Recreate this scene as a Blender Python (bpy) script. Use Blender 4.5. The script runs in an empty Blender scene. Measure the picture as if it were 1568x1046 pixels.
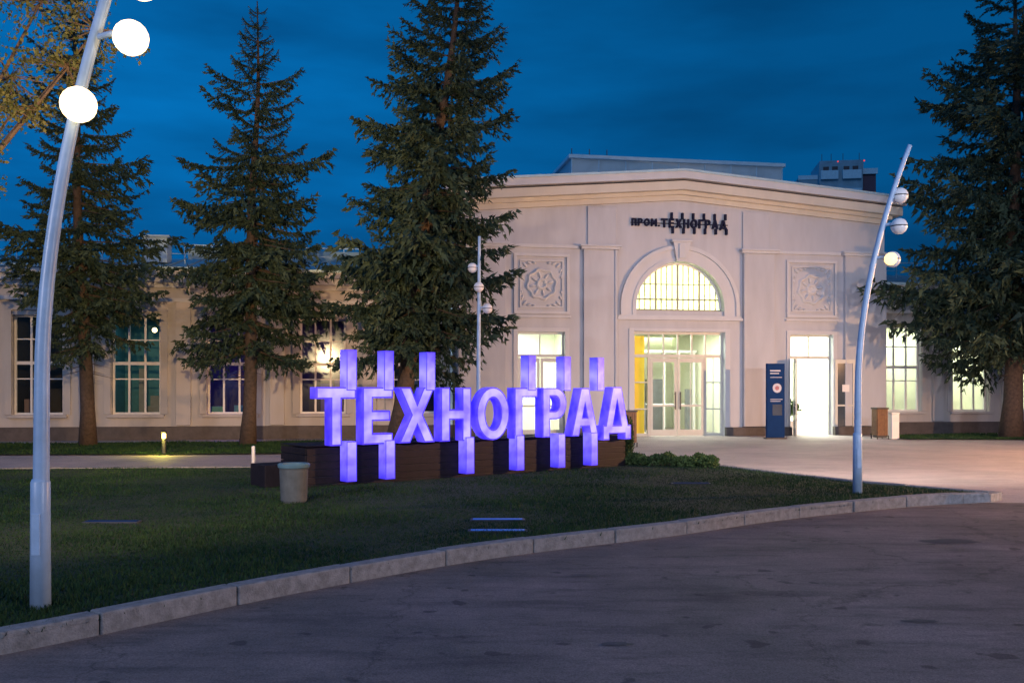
import bpy, bmesh, math, random
import numpy as np
from mathutils import Vector, Matrix
R=math.radians
random.seed(7); rng=np.random.default_rng(7)
sc=bpy.context.scene
col=sc.collection
F_=1400.0; H_=1.5; HY=600.0; CX=784.0
def G(px,py,z=0.0):
    d=F_*(H_-z)/(py-HY); return ((px-CX)/F_*d, d)

# ---------------------------------------------------------------- materials
def newmat(name):
    m=bpy.data.materials.new(name); m.use_nodes=True
    nt=m.node_tree; b=nt.nodes['Principled BSDF']; return m,nt,b
def mat(name,c,rough=.7,metal=0,var=.15,scale=4,bump=.0,bscale=60,c2=None,spec=.5,detail=6):
    m,nt,b=newmat(name)
    tc=nt.nodes.new('ShaderNodeTexCoord')
    n=nt.nodes.new('ShaderNodeTexNoise'); n.inputs['Scale'].default_value=scale; n.inputs['Detail'].default_value=detail; n.inputs['Roughness'].default_value=.65
    nt.links.new(tc.outputs['Object'],n.inputs['Vector'])
    r=nt.nodes.new('ShaderNodeValToRGB')
    r.color_ramp.elements[0].position=.3; r.color_ramp.elements[1].position=.7
    a=[x*(1-var) for x in c]; bb=[min(1,x*(1+var)) for x in c] if c2 is None else c2
    r.color_ramp.elements[0].color=(*a,1); r.color_ramp.elements[1].color=(*bb,1)
    nt.links.new(n.outputs['Fac'],r.inputs['Fac']); nt.links.new(r.outputs['Color'],b.inputs['Base Color'])
    b.inputs['Roughness'].default_value=rough; b.inputs['Metallic'].default_value=metal
    b.inputs['Specular IOR Level'].default_value=spec
    if bump>0:
        n2=nt.nodes.new('ShaderNodeTexNoise'); n2.inputs['Scale'].default_value=bscale; n2.inputs['Detail'].default_value=4
        nt.links.new(tc.outputs['Object'],n2.inputs['Vector'])
        bp=nt.nodes.new('ShaderNodeBump'); bp.inputs['Strength'].default_value=bump; bp.inputs['Distance'].default_value=.02
        nt.links.new(n2.outputs['Fac'],bp.inputs['Height']); nt.links.new(bp.outputs['Normal'],b.inputs['Normal'])
    return m
def emat(name,c,s):
    m,nt,b=newmat(name)
    b.inputs['Base Color'].default_value=(*[min(.8,x) for x in c],1); b.inputs['Roughness'].default_value=.4
    b.inputs['Emission Color'].default_value=(*c,1); b.inputs['Emission Strength'].default_value=s
    return m
def glassmat(name,tint=(.92,.96,.96)):
    m=bpy.data.materials.new(name); m.use_nodes=True; nt=m.node_tree; nt.nodes.clear()
    o=nt.nodes.new('ShaderNodeOutputMaterial'); mx=nt.nodes.new('ShaderNodeMixShader')
    t=nt.nodes.new('ShaderNodeBsdfTransparent'); t.inputs['Color'].default_value=(*tint,1)
    g=nt.nodes.new('ShaderNodeBsdfGlossy'); g.inputs['Roughness'].default_value=.12; g.inputs['Color'].default_value=(.40,.50,.60,1)
    lw=nt.nodes.new('ShaderNodeFresnel'); lw.inputs['IOR'].default_value=1.45
    nt.links.new(lw.outputs[0],mx.inputs[0]); nt.links.new(t.outputs[0],mx.inputs[1]); nt.links.new(g.outputs[0],mx.inputs[2]); nt.links.new(mx.outputs[0],o.inputs[0])
    return m
def plaster(name,c,var=.08):
    m,nt,b=newmat(name)
    tc=nt.nodes.new('ShaderNodeTexCoord')
    mp=nt.nodes.new('ShaderNodeMapping'); mp.inputs['Scale'].default_value=(1.6,1.6,.35)
    n=nt.nodes.new('ShaderNodeTexNoise'); n.inputs['Scale'].default_value=1.3; n.inputs['Detail'].default_value=8; n.inputs['Roughness'].default_value=.6
    nt.links.new(tc.outputs['Object'],mp.inputs['Vector']); nt.links.new(mp.outputs[0],n.inputs['Vector'])
    r=nt.nodes.new('ShaderNodeValToRGB'); r.color_ramp.elements[0].position=.25; r.color_ramp.elements[1].position=.7
    r.color_ramp.elements[0].color=(*[x*(1-var*1.8) for x in c],1); r.color_ramp.elements[1].color=(*[x*(1+var*.5) for x in c],1)
    nt.links.new(n.outputs['Fac'],r.inputs['Fac']); nt.links.new(r.outputs['Color'],b.inputs['Base Color'])
    b.inputs['Roughness'].default_value=.85
    n2=nt.nodes.new('ShaderNodeTexNoise'); n2.inputs['Scale'].default_value=35; n2.inputs['Detail'].default_value=5
    nt.links.new(tc.outputs['Object'],n2.inputs['Vector'])
    bp=nt.nodes.new('ShaderNodeBump'); bp.inputs['Strength'].default_value=.15; bp.inputs['Distance'].default_value=.01
    nt.links.new(n2.outputs['Fac'],bp.inputs['Height']); nt.links.new(bp.outputs['Normal'],b.inputs['Normal'])
    return m

M_wall=plaster('plaster_wall',(.50,.52,.57))
M_wing=plaster('plaster_wing',(.46,.45,.46))
M_trim=plaster('plaster_trim',(.57,.59,.63),.05)
M_plinth=mat('plinth_stone',(.08,.07,.07),.7,var=.25,scale=6,bump=.2)
M_capm=mat('cap_metal',(.40,.58,.68),.45,.2,var=.1,scale=3)
M_roof=mat('roof_metal',(.26,.42,.48),.5,.2,var=.15,scale=2)
M_frame=mat('white_frame',(.72,.72,.72),.4,var=.03)
M_glass=glassmat('window_glass')
M_dark=mat('dark_metal',(.03,.03,.04),.5,var=.2)
M_int=mat('interior_wall',(.72,.75,.62),.8,var=.05)
M_intf=mat('interior_floor',(.35,.33,.3),.4,var=.1)
M_yel=mat('yellow_panel',(.85,.55,.02),.5,var=.03)
M_pole=mat('pole_paint',(.36,.50,.70),.35,var=.14,scale=6)
M_navy=mat('navy_panel',(.008,.035,.13),.8,var=.1,spec=.08)
M_white=mat('white_paint',(.75,.75,.75),.5,var=.04)
M_wood=mat('bin_wood',(.16,.08,.04),.6,var=.35,scale=14)
M_plank=mat('dark_plank',(.016,.011,.014),.6,var=.4,scale=9,bump=.3,spec=.25)
M_bark=mat('bark',(.07,.05,.04),.9,var=.4,scale=12,bump=.8,bscale=25)

# ---------------------------------------------------------------- mesh helpers
def empty(name,loc=(0,0,0),rz=0):
    e=bpy.data.objects.new(name,None); col.objects.link(e); e.location=loc; e.rotation_euler=(0,0,rz); e.empty_display_size=.3; return e
def obj(name,v,f,m,parent=None,bevel=0,smooth=False,loc=None):
    me=bpy.data.meshes.new(name); me.from_pydata([tuple(x) for x in v],[],[tuple(x) for x in f]); me.update()
    if m is not None: me.materials.append(m)
    o=bpy.data.objects.new(name,me); col.objects.link(o)
    if parent: o.parent=parent
    if loc: o.location=loc
    if smooth:
        me.polygons.foreach_set('use_smooth',[True]*len(me.polygons))
    if bevel>0:
        b=o.modifiers.new('bevel','BEVEL'); b.width=bevel; b.segments=2; b.limit_method='ANGLE'
    return o
BF=[(0,3,2,1),(4,5,6,7),(0,1,5,4),(1,2,6,5),(2,3,7,6),(3,0,4,7)]
def boxes(name,L,m,parent=None,bevel=0,loc=None):
    v=[];f=[]
    for (x0,x1,y0,y1,z0,z1) in L:
        k=len(v)
        v+=[(x0,y0,z0),(x1,y0,z0),(x1,y1,z0),(x0,y1,z0),(x0,y0,z1),(x1,y0,z1),(x1,y1,z1),(x0,y1,z1)]
        f+=[tuple(k+i for i in q) for q in BF]
    return obj(name,v,f,m,parent,bevel,loc=loc)
def tris(name,T,m,parent=None):
    N=len(T); me=bpy.data.meshes.new(name)
    me.vertices.add(N*3); me.vertices.foreach_set('co',T.reshape(-1).astype(np.float32))
    me.loops.add(N*3); me.loops.foreach_set('vertex_index',np.arange(N*3,dtype=np.int32))
    me.polygons.add(N); me.polygons.foreach_set('loop_start',np.arange(0,N*3,3,dtype=np.int32))
    me.update(calc_edges=True); me.materials.append(m)
    o=bpy.data.objects.new(name,me); col.objects.link(o)
    if parent: o.parent=parent
    return o
def tube(name,pts,rad,m,parent=None,n=12,cap=True):
    v=[];f=[]
    P=[Vector(p) for p in pts]
    for i,p in enumerate(P):
        d=(P[min(i+1,len(P)-1)]-P[max(i-1,0)]).normalized()
        a=d.cross(Vector((0,1,0))); 
        if a.length<.1: a=d.cross(Vector((1,0,0)))
        a.normalize(); b=d.cross(a)
        for k in range(n):
            t=2*math.pi*k/n; q=p+(a*math.cos(t)+b*math.sin(t))*rad[i]; v.append(q)
    for i in range(len(P)-1):
        for k in range(n):
            k2=(k+1)%n; f.append((i*n+k,i*n+k2,(i+1)*n+k2,(i+1)*n+k))
    if cap: f.append(tuple(range(n))[::-1]); f.append(tuple((len(P)-1)*n+k for k in range(n)))
    return obj(name,v,f,m,parent,smooth=True)
def lathe(name,prof,m,parent=None,n=28,loc=(0,0,0)):
    v=[];f=[]
    for (r,z) in prof:
        for k in range(n):
            t=2*math.pi*k/n; v.append((r*math.cos(t),r*math.sin(t),z))
    for i in range(len(prof)-1):
        for k in range(n):
            k2=(k+1)%n; f.append((i*n+k,i*n+k2,(i+1)*n+k2,(i+1)*n+k))
    f.append(tuple(range(n))[::-1]); f.append(tuple((len(prof)-1)*n+k for k in range(n)))
    return obj(name,v,f,m,parent,loc=loc)
def sphere(name,r,loc,m,parent=None,seg=20):
    bm=bmesh.new(); bmesh.ops.create_uvsphere(bm,u_segments=seg,v_segments=seg//2,radius=r)
    me=bpy.data.meshes.new(name); 
    for q in bm.faces: q.smooth=True
    bm.to_mesh(me); bm.free(); me.materials.append(m)
    o=bpy.data.objects.new(name,me); col.objects.link(o); o.location=loc
    if parent:o.parent=parent
    return o
def shape(name,loops,depth,m,parent=None,mside=None,inset=0):
    cu=bpy.data.curves.new(name,'CURVE'); cu.dimensions='2D'; cu.fill_mode='BOTH'
    for lp in loops:
        s=cu.splines.new('POLY'); s.points.add(len(lp)-1); s.use_cyclic_u=True
        for i,(x,z) in enumerate(lp): s.points[i].co=(x,z,0,1)
    cu.extrude=depth/2
    tmp=bpy.data.objects.new(name+'_c',cu); col.objects.link(tmp)
    dg=bpy.context.evaluated_depsgraph_get(); me=bpy.data.meshes.new_from_object(tmp.evaluated_get(dg))
    bpy.data.objects.remove(tmp)
    me.transform(Matrix.Translation((0,depth/2,0))@Matrix.Rotation(R(90),4,'X'))
    me.materials.clear(); me.materials.append(m)
    if mside is not None:
        me.materials.append(mside)
        for p in me.polygons: p.material_index=0 if abs(p.normal.y)>.8 else 1
    o=bpy.data.objects.new(name,me); col.objects.link(o)
    if parent:o.parent=parent
    return o
def light(name,kind,loc,power,c,parent=None,radius=.12,target=None,angle=110,blend=.6,size=None):
    l=bpy.data.lights.new(name,kind); l.energy=power; l.color=c
    o=bpy.data.objects.new(name,l); col.objects.link(o); o.location=loc
    if kind in('POINT','SPOT'): l.shadow_soft_size=radius
    if kind=='SPOT': l.spot_size=R(angle); l.spot_blend=blend
    if kind=='AREA': l.shape='RECTANGLE'; l.size=size[0]; l.size_y=size[1]
    if target is not None:
        o.rotation_euler=(Vector(target)-Vector(loc)).to_track_quat('-Z','Y').to_euler()
    if parent:o.parent=parent
    return o

# ---------------------------------------------------------------- world
w=bpy.data.worlds.new("World"); sc.world=w; w.use_nodes=True; nt=w.node_tree
bg=nt.nodes['Background']
tc=nt.nodes.new('ShaderNodeTexCoord'); sp=nt.nodes.new('ShaderNodeSeparateXYZ'); nt.links.new(tc.outputs['Generated'],sp.inputs[0])
rp=nt.nodes.new('ShaderNodeValToRGB'); E=rp.color_ramp.elements
E[0].position=0; E[0].color=(.16,.45,.68,1); E[1].position=1; E[1].color=(.001,.04,.14,1)
for p,c in ((.12,(.07,.34,.60)),(.19,(.016,.20,.46)),(.27,(.002,.125,.345)),(.36,(.0003,.105,.32)),(.45,(.0003,.09,.28))):
    e=E.new(p); e.color=(*c,1)
az=nt.nodes.new('ShaderNodeMapRange'); az.inputs['From Min'].default_value=.25; az.inputs['From Max'].default_value=-.5; az.inputs['To Min'].default_value=.82; az.inputs['To Max'].default_value=1.95
nt.links.new(sp.outputs['X'],az.inputs['Value'])
mp=nt.nodes.new('ShaderNodeMapping'); mp.inputs['Scale'].default_value=(1.1,1.1,4.8); mp.inputs['Location'].default_value=(.55,.2,.35)
nz=nt.nodes.new('ShaderNodeTexNoise'); nz.inputs['Scale'].default_value=2.4; nz.inputs['Detail'].default_value=5; nz.inputs['Roughness'].default_value=.5
nt.links.new(tc.outputs['Generated'],mp.inputs[0]); nt.links.new(mp.outputs[0],nz.inputs['Vector'])
cr=nt.nodes.new('ShaderNodeValToRGB'); cr.color_ramp.elements[0].position=.36; cr.color_ramp.elements[1].position=.62
cr.color_ramp.elements[0].color=(1.0,.62,.62,1); cr.color_ramp.elements[1].color=(1.15,1.12,1.08,1)
nt.links.new(nz.outputs['Fac'],cr.inputs['Fac'])
mu=nt.nodes.new('ShaderNodeMixRGB'); mu.blend_type='MULTIPLY'; mu.inputs[0].default_value=1
nt.links.new(rp.outputs[0],mu.inputs[1]); nt.links.new(cr.outputs[0],mu.inputs[2])
mu2=nt.nodes.new('ShaderNodeVectorMath'); mu2.operation='SCALE'; nt.links.new(mu.outputs[0],mu2.inputs[0]); nt.links.new(az.outputs[0],mu2.inputs['Scale'])
sk=nt.nodes.new('ShaderNodeTexSky'); sk.sky_type='NISHITA'; sk.sun_disc=False; sk.sun_elevation=R(4); sk.sun_rotation=R(190)
tn=nt.nodes.new('ShaderNodeMixRGB'); tn.blend_type='MULTIPLY'; tn.inputs[0].default_value=1; tn.inputs[2].default_value=(.0003,.002,.007,1)
nt.links.new(sk.outputs[0],tn.inputs[1])
ad=nt.nodes.new('ShaderNodeMixRGB'); ad.blend_type='ADD'; ad.inputs[0].default_value=1
nt.links.new(mu2.outputs[0],ad.inputs[1]); nt.links.new(tn.outputs[0],ad.inputs[2]); nt.links.new(ad.outputs[0],bg.inputs[0]); bg.inputs[1].default_value=1.0
s=bpy.data.lights.new('sun','SUN'); s.energy=.32; s.angle=R(35); s.color=(.80,.84,1)
so=bpy.data.objects.new('sun',s); col.objects.link(so); so.rotation_euler=Vector((.25,1,-.6)).to_track_quat('-Z','Y').to_euler()

# ---------------------------------------------------------------- camera
cam=bpy.data.cameras.new('camera'); co=bpy.data.objects.new('camera',cam); col.objects.link(co)
co.location=(0,0,H_); co.rotation_euler=(R(90),0,0); cam.sensor_width=36; cam.lens=36*F_/1568; cam.shift_y=(HY-523)/1568; cam.clip_end=3000; sc.camera=co
sc.view_settings.view_transform='Standard'; sc.view_settings.look='None'; sc.view_settings.exposure=0

# ---------------------------------------------------------------- ground
def asphalt(name,c,lo=.7,hi=1.25,dirt=(.55,.55,.57),cracks=True):
    m,nt,b=newmat(name); tc=nt.nodes.new('ShaderNodeTexCoord')
    def nz(s,d=6,r=.6,vec=None):
        n=nt.nodes.new('ShaderNodeTexNoise'); n.inputs['Scale'].default_value=s; n.inputs['Detail'].default_value=d; n.inputs['Roughness'].default_value=r
        nt.links.new(vec or tc.outputs['Object'],n.inputs['Vector']); return n
    def ramp(src,p0,c0,p1,c1):
        r=nt.nodes.new('ShaderNodeValToRGB'); r.color_ramp.elements[0].position=p0; r.color_ramp.elements[1].position=p1
        r.color_ramp.elements[0].color=(*c0,1); r.color_ramp.elements[1].color=(*c1,1); nt.links.new(src,r.inputs['Fac']); return r.outputs[0]
    def mul(a_,b_):
        m1=nt.nodes.new('ShaderNodeMixRGB'); m1.blend_type='MULTIPLY'; m1.inputs[0].default_value=1; nt.links.new(a_,m1.inputs[1]); nt.links.new(b_,m1.inputs[2]); return m1.outputs[0]
    a=nz(.55,8,.65); f=nz(85,3,.8)
    mp=nt.nodes.new('ShaderNodeMapping'); mp.inputs['Scale'].default_value=(.55,2.4,1); mp.inputs['Rotation'].default_value=(0,0,R(-28)); nt.links.new(tc.outputs['Object'],mp.inputs[0])
    g=nz(1.7,8,.72,mp.outputs[0])
    o=ramp(a.outputs['Fac'],.36,[x*lo for x in c],.64,(c[0]*hi*1.06,c[1]*hi*.97,c[2]*hi*.98))
    o=mul(o,ramp(g.outputs['Fac'],.36,dirt,.52,(1,1,1)))
    o=mul(o,ramp(f.outputs['Fac'],.35,(.55,)*3,.7,(1.5,)*3))
    if cracks:
        v=nt.nodes.new('ShaderNodeTexVoronoi'); v.feature='DISTANCE_TO_EDGE'; v.inputs['Scale'].default_value=.33
        wn=nz(1.3,6,.7); ad_=nt.nodes.new('ShaderNodeVectorMath'); ad_.operation='MULTIPLY_ADD'; ad_.inputs[1].default_value=(1.2,1.2,0)
        nt.links.new(wn.outputs['Color'],ad_.inputs[0]); nt.links.new(tc.outputs['Object'],ad_.inputs[2]); nt.links.new(ad_.outputs[0],v.inputs['Vector'])
        o=mul(o,ramp(v.outputs['Distance'],.001,(.55,.55,.55),.006,(1,1,1)))
        sp_=nz(4.5,2,.4); o=mul(o,ramp(sp_.outputs['Fac'],.29,(.4,.4,.42),.33,(1,1,1)))
    nt.links.new(o,b.inputs['Base Color']); b.inputs['Roughness'].default_value=.72
    bp=nt.nodes.new('ShaderNodeBump'); bp.inputs['Strength'].default_value=.6; bp.inputs['Distance'].default_value=.01
    nt.links.new(f.outputs['Fac'],bp.inputs['Height']); nt.links.new(bp.outputs[0],b.inputs['Normal'])
    return m
M_road=asphalt('asphalt',(.155,.134,.132),.66,1.36); M_plaza=asphalt('plaza_paving',(.38,.35,.35),.85,1.1,(.8,.8,.8),False)
def poly(name,pts,z,m):
    bm=bmesh.new(); vs=[bm.verts.new((x,y,z)) for x,y in pts]; bm.faces.new(vs)
    bm.normal_update()
    if bm.faces[:][0].normal.z<0: bmesh.ops.reverse_faces(bm,faces=bm.faces[:])
    bmesh.ops.triangulate(bm,faces=bm.faces[:]); me=bpy.data.meshes.new(name); bm.to_mesh(me); bm.free(); me.materials.append(m)
    o=bpy.data.objects.new(name,me); col.objects.link(o); return o
M_far=mat('far_ground',(.05,.05,.045),.9,var=.3,scale=.05)
poly('ground',[(-1200,-600),(1200,-600),(1200,1500),(-1200,1500)],-.01,M_far)
poly('road',[(-60,-40),(60,-40),(60,22),(-60,22)],-.004,M_road)
poly('plaza_pavement',[(-60,12),(6.3,12.35),(60,10.6),(60,60),(-60,60)],0.002,M_plaza)
kerb=[(-14,-4),(-10,-.9),(-7,1.6),(-4.6,3.65),(-2.93,5.22),(-1.63,6.82),(-.2,8.24),(1.75,9.6),(3.2,10.75),(5.28,12.0),(6.5,12.42)]
def cat(P,n=14):
    out=[]; Q=[P[0]]+P+[P[-1]]
    for i in range(1,len(Q)-2):
        p0,p1,p2,p3=[np.array(q) for q in Q[i-1:i+3]]
        for k in range(n):
            t=k/n; out.append(tuple(.5*((2*p1)+(-p0+p2)*t+(2*p0-5*p1+4*p2-p3)*t*t+(-p0+3*p1-3*p2+p3)*t**3)))
    out.append(tuple(P[-1])); return out
kc=cat(kerb)
far=[(6.85,12.75),(6.5,13.1),(5.45,14.3),(4.75,15.7),(4.1,17.2),(2.5,19.6),(-.5,18.8),(-4.35,17.2),(-9.4,16.8),(-40,16.4),(-40,-4)]
lawn=[(x,y) for x,y in kc]+far
def grassmat(name):
    m,nt,b=newmat(name); tc=nt.nodes.new('ShaderNodeTexCoord')
    n=nt.nodes.new('ShaderNodeTexNoise'); n.inputs['Scale'].default_value=.9; n.inputs['Detail'].default_value=6; n.inputs['Roughness'].default_value=.65; nt.links.new(tc.outputs['Object'],n.inputs['Vector'])
    ge=nt.nodes.new('ShaderNodeNewGeometry')
    mx=nt.nodes.new('ShaderNodeMath'); mx.operation='MULTIPLY_ADD'; mx.inputs[1].default_value=.3
    nt.links.new(ge.outputs['Random Per Island'],mx.inputs[0]); 
    ml=nt.nodes.new('ShaderNodeMath'); ml.operation='SUBTRACT'; ml.inputs[1].default_value=.15; nt.links.new(n.outputs['Fac'],ml.inputs[0]); nt.links.new(ml.outputs[0],mx.inputs[2])
    r=nt.nodes.new('ShaderNodeValToRGB'); r.color_ramp.elements[0].position=.35; r.color_ramp.elements[1].position=.70
    r.color_ramp.elements[0].color=(.006,.030,.014,1); r.color_ramp.elements[1].color=(.038,.080,.026,1)
    nt.links.new(mx.outputs[0],r.inputs['Fac']); nt.links.new(r.outputs[0],b.inputs['Base Color']); b.inputs['Roughness'].default_value=.7; b.inputs['Specular IOR Level'].default_value=.15
    return m
M_grass=grassmat('grass')
M_soil=mat('soil',(.016,.030,.014),.95,var=.4,scale=3,bump=.6,bscale=40)
ge=empty('lawn'); lo=poly('lawn_surface',lawn,.09,M_soil); lo.parent=ge
def inpoly(P,poly_):
    x=P[:,0];y=P[:,1]; ins=np.zeros(len(P),bool); n=len(poly_)
    for i in range(n):
        x0,y0=poly_[i]; x1,y1=poly_[(i+1)%n]
        if y0==y1: continue
        c=((y0>y)!=(y1>y))&(x<(x1-x0)*(y-y0)/(y1-y0)+x0); ins^=c
    return ins
def blades(name,P,z,hmin,hmax,wd,parent):
    N=len(P); a=rng.uniform(0,2*np.pi,N); h=rng.uniform(hmin,hmax,N)*(.8+.3*np.sin(P[:,0]*1.7+np.sin(P[:,1]*2.3))); w_=wd*rng.uniform(.7,1.3,N)*(1+.06*P[:,1])
    T=np.zeros((N,3,3)); dx=np.cos(a)*w_;dy=np.sin(a)*w_
    T[:,0]=np.c_[P[:,0]-dx,P[:,1]-dy,np.full(N,z)]; T[:,1]=np.c_[P[:,0]+dx,P[:,1]+dy,np.full(N,z)]
    l=rng.normal(0,.4,(N,2))*h[:,None]
    T[:,2]=np.c_[P[:,0]+l[:,0],P[:,1]+l[:,1],z+h]
    return tris(name,T,M_grass,parent)
N=1500000
P=np.c_[rng.uniform(-14,7,N),rng.uniform(2,19.6,N)]
keep=(rng.random(N)<np.minimum(1,(5.5/np.maximum(P[:,1],4))**1.5))&(np.abs(P[:,0])<P[:,1]*.62+1)
P=P[keep]; P=P[inpoly(P,lawn)][:300000]
blades('grass_blades',P,.085,.02,.05,.004,ge)
g2=empty('grass_verge'); bl=[(-40,20.7),(-8,21.6),(.8,22.6),(2.2,24.2),(1.5,28.3),(-1.8,27.9),(-20,25.0),(-40,21.8)]
poly('verge_surface',bl,.03,M_soil).parent=g2
P=np.c_[rng.uniform(-18,3,150000),rng.uniform(20,28.4,150000)]; P=P[inpoly(P,bl)][:50000]; blades('verge_blades',P,.03,.03,.08,.005,g2)
g3=empty('tree_verge'); b3=[(12.3,28.6),(26,27.6),(26,33.5),(12.3,31.4)]
poly('tree_verge_surface',b3,.03,M_soil).parent=g3
P=np.c_[rng.uniform(12,26,50000),rng.uniform(27.5,33.5,50000)]; P=P[inpoly(P,b3)][:20000]; blades('tree_verge_blades',P,.03,.03,.08,.005,g3)

M_kerb=mat('kerb_granite',(.22,.22,.235),.8,var=.35,scale=14,bump=.5,bscale=80,detail=10)
def kerbline(name,pts,wd,z0,z1,L=1.0,gap=.008):
    e=empty(name)
    P=[np.array(p) for p in pts]; cum=[0]
    for i in range(1,len(P)): cum.append(cum[-1]+np.linalg.norm(P[i]-P[i-1]))
    def at(s):
        s=max(0,min(cum[-1],s)); i=max(0,np.searchsorted(cum,s)-1); i=min(i,len(P)-2)
        t=(s-cum[i])/(cum[i+1]-cum[i]); return P[i]*(1-t)+P[i+1]*t
    v=[];f=[]; s=0
    while s<cum[-1]-.05:
        e1=min(s+L,cum[-1]); ss=[s+gap/2+(e1-s-gap)*k/4 for k in range(5)]; k0=len(v)
        dz=random.uniform(-.006,.006); do=random.uniform(-.008,.008)
        for q in ss:
            p=at(q); d=at(q+.05)-at(q-.05); d/=np.linalg.norm(d); n_=np.array([-d[1],d[0]])
            a=p+n_*do; b=p+n_*(wd+do)
            v+=[(a[0],a[1],z0),(b[0],b[1],z0),(b[0],b[1],z1+dz),(a[0],a[1],z1+dz)]
        for k in range(4):
            b0=k0+k*4
            for j in range(4): f.append((b0+j,b0+4+j,b0+4+(j+1)%4,b0+(j+1)%4))
        f.append((k0,k0+1,k0+2,k0+3)); f.append((k0+16,k0+19,k0+18,k0+17))
        s+=L
    o=obj('kerb_stones',v,f,M_kerb,e); 
    bm=bmesh.new(); bm.from_mesh(o.data); bmesh.ops.recalc_face_normals(bm,faces=bm.faces[:]); bm.to_mesh(o.data); bm.free()
    b=o.modifiers.new('b','BEVEL'); b.width=.012; b.segments=2; b.limit_method='ANGLE'; b.angle_limit=R(50)
kerbline('kerb',kc,.15,-.02,.13)
kerbline('kerb',[(6.5,12.42),(6.85,12.75),(6.5,13.1),(5.45,14.3),(4.75,15.7),(4.1,17.2),(2.5,19.6),(-.5,18.8),(-4.35,17.2),(-9.4,16.8),(-38,16.4)],.12,-.02,.115,.9)
M_patch=mat('tar_patch',(.055,.05,.055),.6,var=.3,scale=20,bump=.3)
for px,py,sx,sy,k in ((1455,828,.28,.16,1),(945,985,.10,.05,2),(1410,950,.12,.05,3),(890,880,.10,.05,4)):
    x,y=G(px,py); rr=random.Random(k); poly('road_patch',[(x+sx*math.cos(a*.5236)*rr.uniform(.7,1.2),y+sy*math.sin(a*.5236)*rr.uniform(.7,1.2)) for a in range(12)],-.0005,M_patch)
M_bluel=emat('blue_ground_light',(.02,.14,.55),.22)
for px,py in ((172,800),(762,797),(762,814),(1058,741)):
    x,y=G(px,py,.09); e=empty('ground_light',(x,y,.085))
    boxes('frame',[(-.3,.3,-.07,.07,0,.022)],M_dark,e,.004); boxes('lens',[(-.27,.27,-.045,.045,.022,.027)],M_bluel if px!=172 and px!=1058 else M_navy,e)

# ---------------------------------------------------------------- building
TH=R(9.5); C0=(5.65,30.8)
B=empty('pavilion_building',(C0[0],C0[1],0),TH)
def wallgrid(name,x0,x1,z0,z1,holes,y,rev,m,parent):
    xs=sorted({x0,x1,*[h[0] for h in holes],*[h[1] for h in holes]}); zs=sorted({z0,z1,*[h[2] for h in holes],*[h[3] for h in holes]})
    v=[];f=[]
    def q(a,b,c,d): k=len(v); v.extend([a,b,c,d]); f.append((k,k+1,k+2,k+3))
    for i in range(len(xs)-1):
        for j in range(len(zs)-1):
            cx=(xs[i]+xs[i+1])/2; cz=(zs[j]+zs[j+1])/2
            if any(h[0]<cx<h[1] and h[2]<cz<h[3] for h in holes): continue
            q((xs[i],y,zs[j]),(xs[i+1],y,zs[j]),(xs[i+1],y,zs[j+1]),(xs[i],y,zs[j+1]))
    for h in holes:
        if len(h)>4: continue
        a,b,c,d=h[:4]; y2=y+rev
        q((a,y,c),(a,y,d),(a,y2,d),(a,y2,c)); q((b,y,d),(b,y,c),(b,y2,c),(b,y2,d)); q((a,y,d),(b,y,d),(b,y2,d),(a,y2,d)); q((b,y,c),(a,y,c),(a,y2,c),(b,y2,c))
    return obj(name,v,f,m,parent)
SL=.08
RW=1.54; ZS=4.32
holes=[(-1.6,1.6,0,3.52),(-RW,RW,4.22,ZS+RW+.0,'arch'),(3.97,5.55,0,3.47),(-5.55,-3.97,0,3.47)]
wallgrid('main_wall',-7.5,7.5,0,6.9,holes,0,.35,M_wall,B)
v=[];f=[]
n=24; zt=ZS+RW
for sgn in(-1,1):
    for k in range(n//2):
        a0=math.pi/2*k/(n//2); a1=math.pi/2*(k+1)/(n//2)
        p0=(sgn*RW*math.cos(a0),0,ZS+RW*math.sin(a0)); p1=(sgn*RW*math.cos(a1),0,ZS+RW*math.sin(a1))
        def edge(a):
            if a<math.pi/4: return (sgn*RW,0,ZS+RW*math.tan(a))
            return (sgn*RW/math.tan(a),0,zt)
        b0=len(v); v+=[p0,edge(a0),edge(a1),p1]; f.append((b0,b0+1,b0+2,b0+3) if sgn>0 else (b0+3,b0+2,b0+1,b0))
        b0=len(v); v+=[p0,p1,(p1[0],.35,p1[2]),(p0[0],.35,p0[2])]; f.append((b0,b0+1,b0+2,b0+3))
    b0=len(v); v+=[(sgn*RW,0,4.22),(sgn*RW,0,ZS),(sgn*RW,.35,ZS),(sgn*RW,.35,4.22)]; f.append((b0,b0+1,b0+2,b0+3))
v+=[(-RW,0,4.22),(RW,0,4.22),(RW,.35,4.22),(-RW,.35,4.22)]; f.append((len(v)-4,len(v)-3,len(v)-2,len(v)-1))
obj('arch_wall',v,f,M_wall,B)
def renorm(o):
    bm=bmesh.new(); bm.from_mesh(o.data); bmesh.ops.recalc_face_normals(bm,faces=bm.faces[:]); bm.to_mesh(o.data); bm.free(); return o
def strip(name,hw,zb,zt_,y0,y1,m,base=None):
    us=[-hw,0,hw]; v=[]
    for u in us:
        b_= zb-SL*abs(u) if base is None else base
        t_=zt_-SL*abs(u)
        v+=[(u,y0,b_),(u,y0,t_),(u,y1,t_),(u,y1,b_)]
    f=[]
    for i in (0,1):
        for j in range(4): f.append((i*4+j,i*4+(j+1)%4,i*4+4+(j+1)%4,i*4+4+j)[::-1])
    f+= [(0,1,2,3)[::-1],(8,9,10,11)]
    return renorm(obj(name,v,f,m,B))
M_littrim=plaster('cornice_plaster_lit',(.62,.58,.50),.05)  # yellowish light on the lower cornice is painted into this plaster colour
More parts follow.
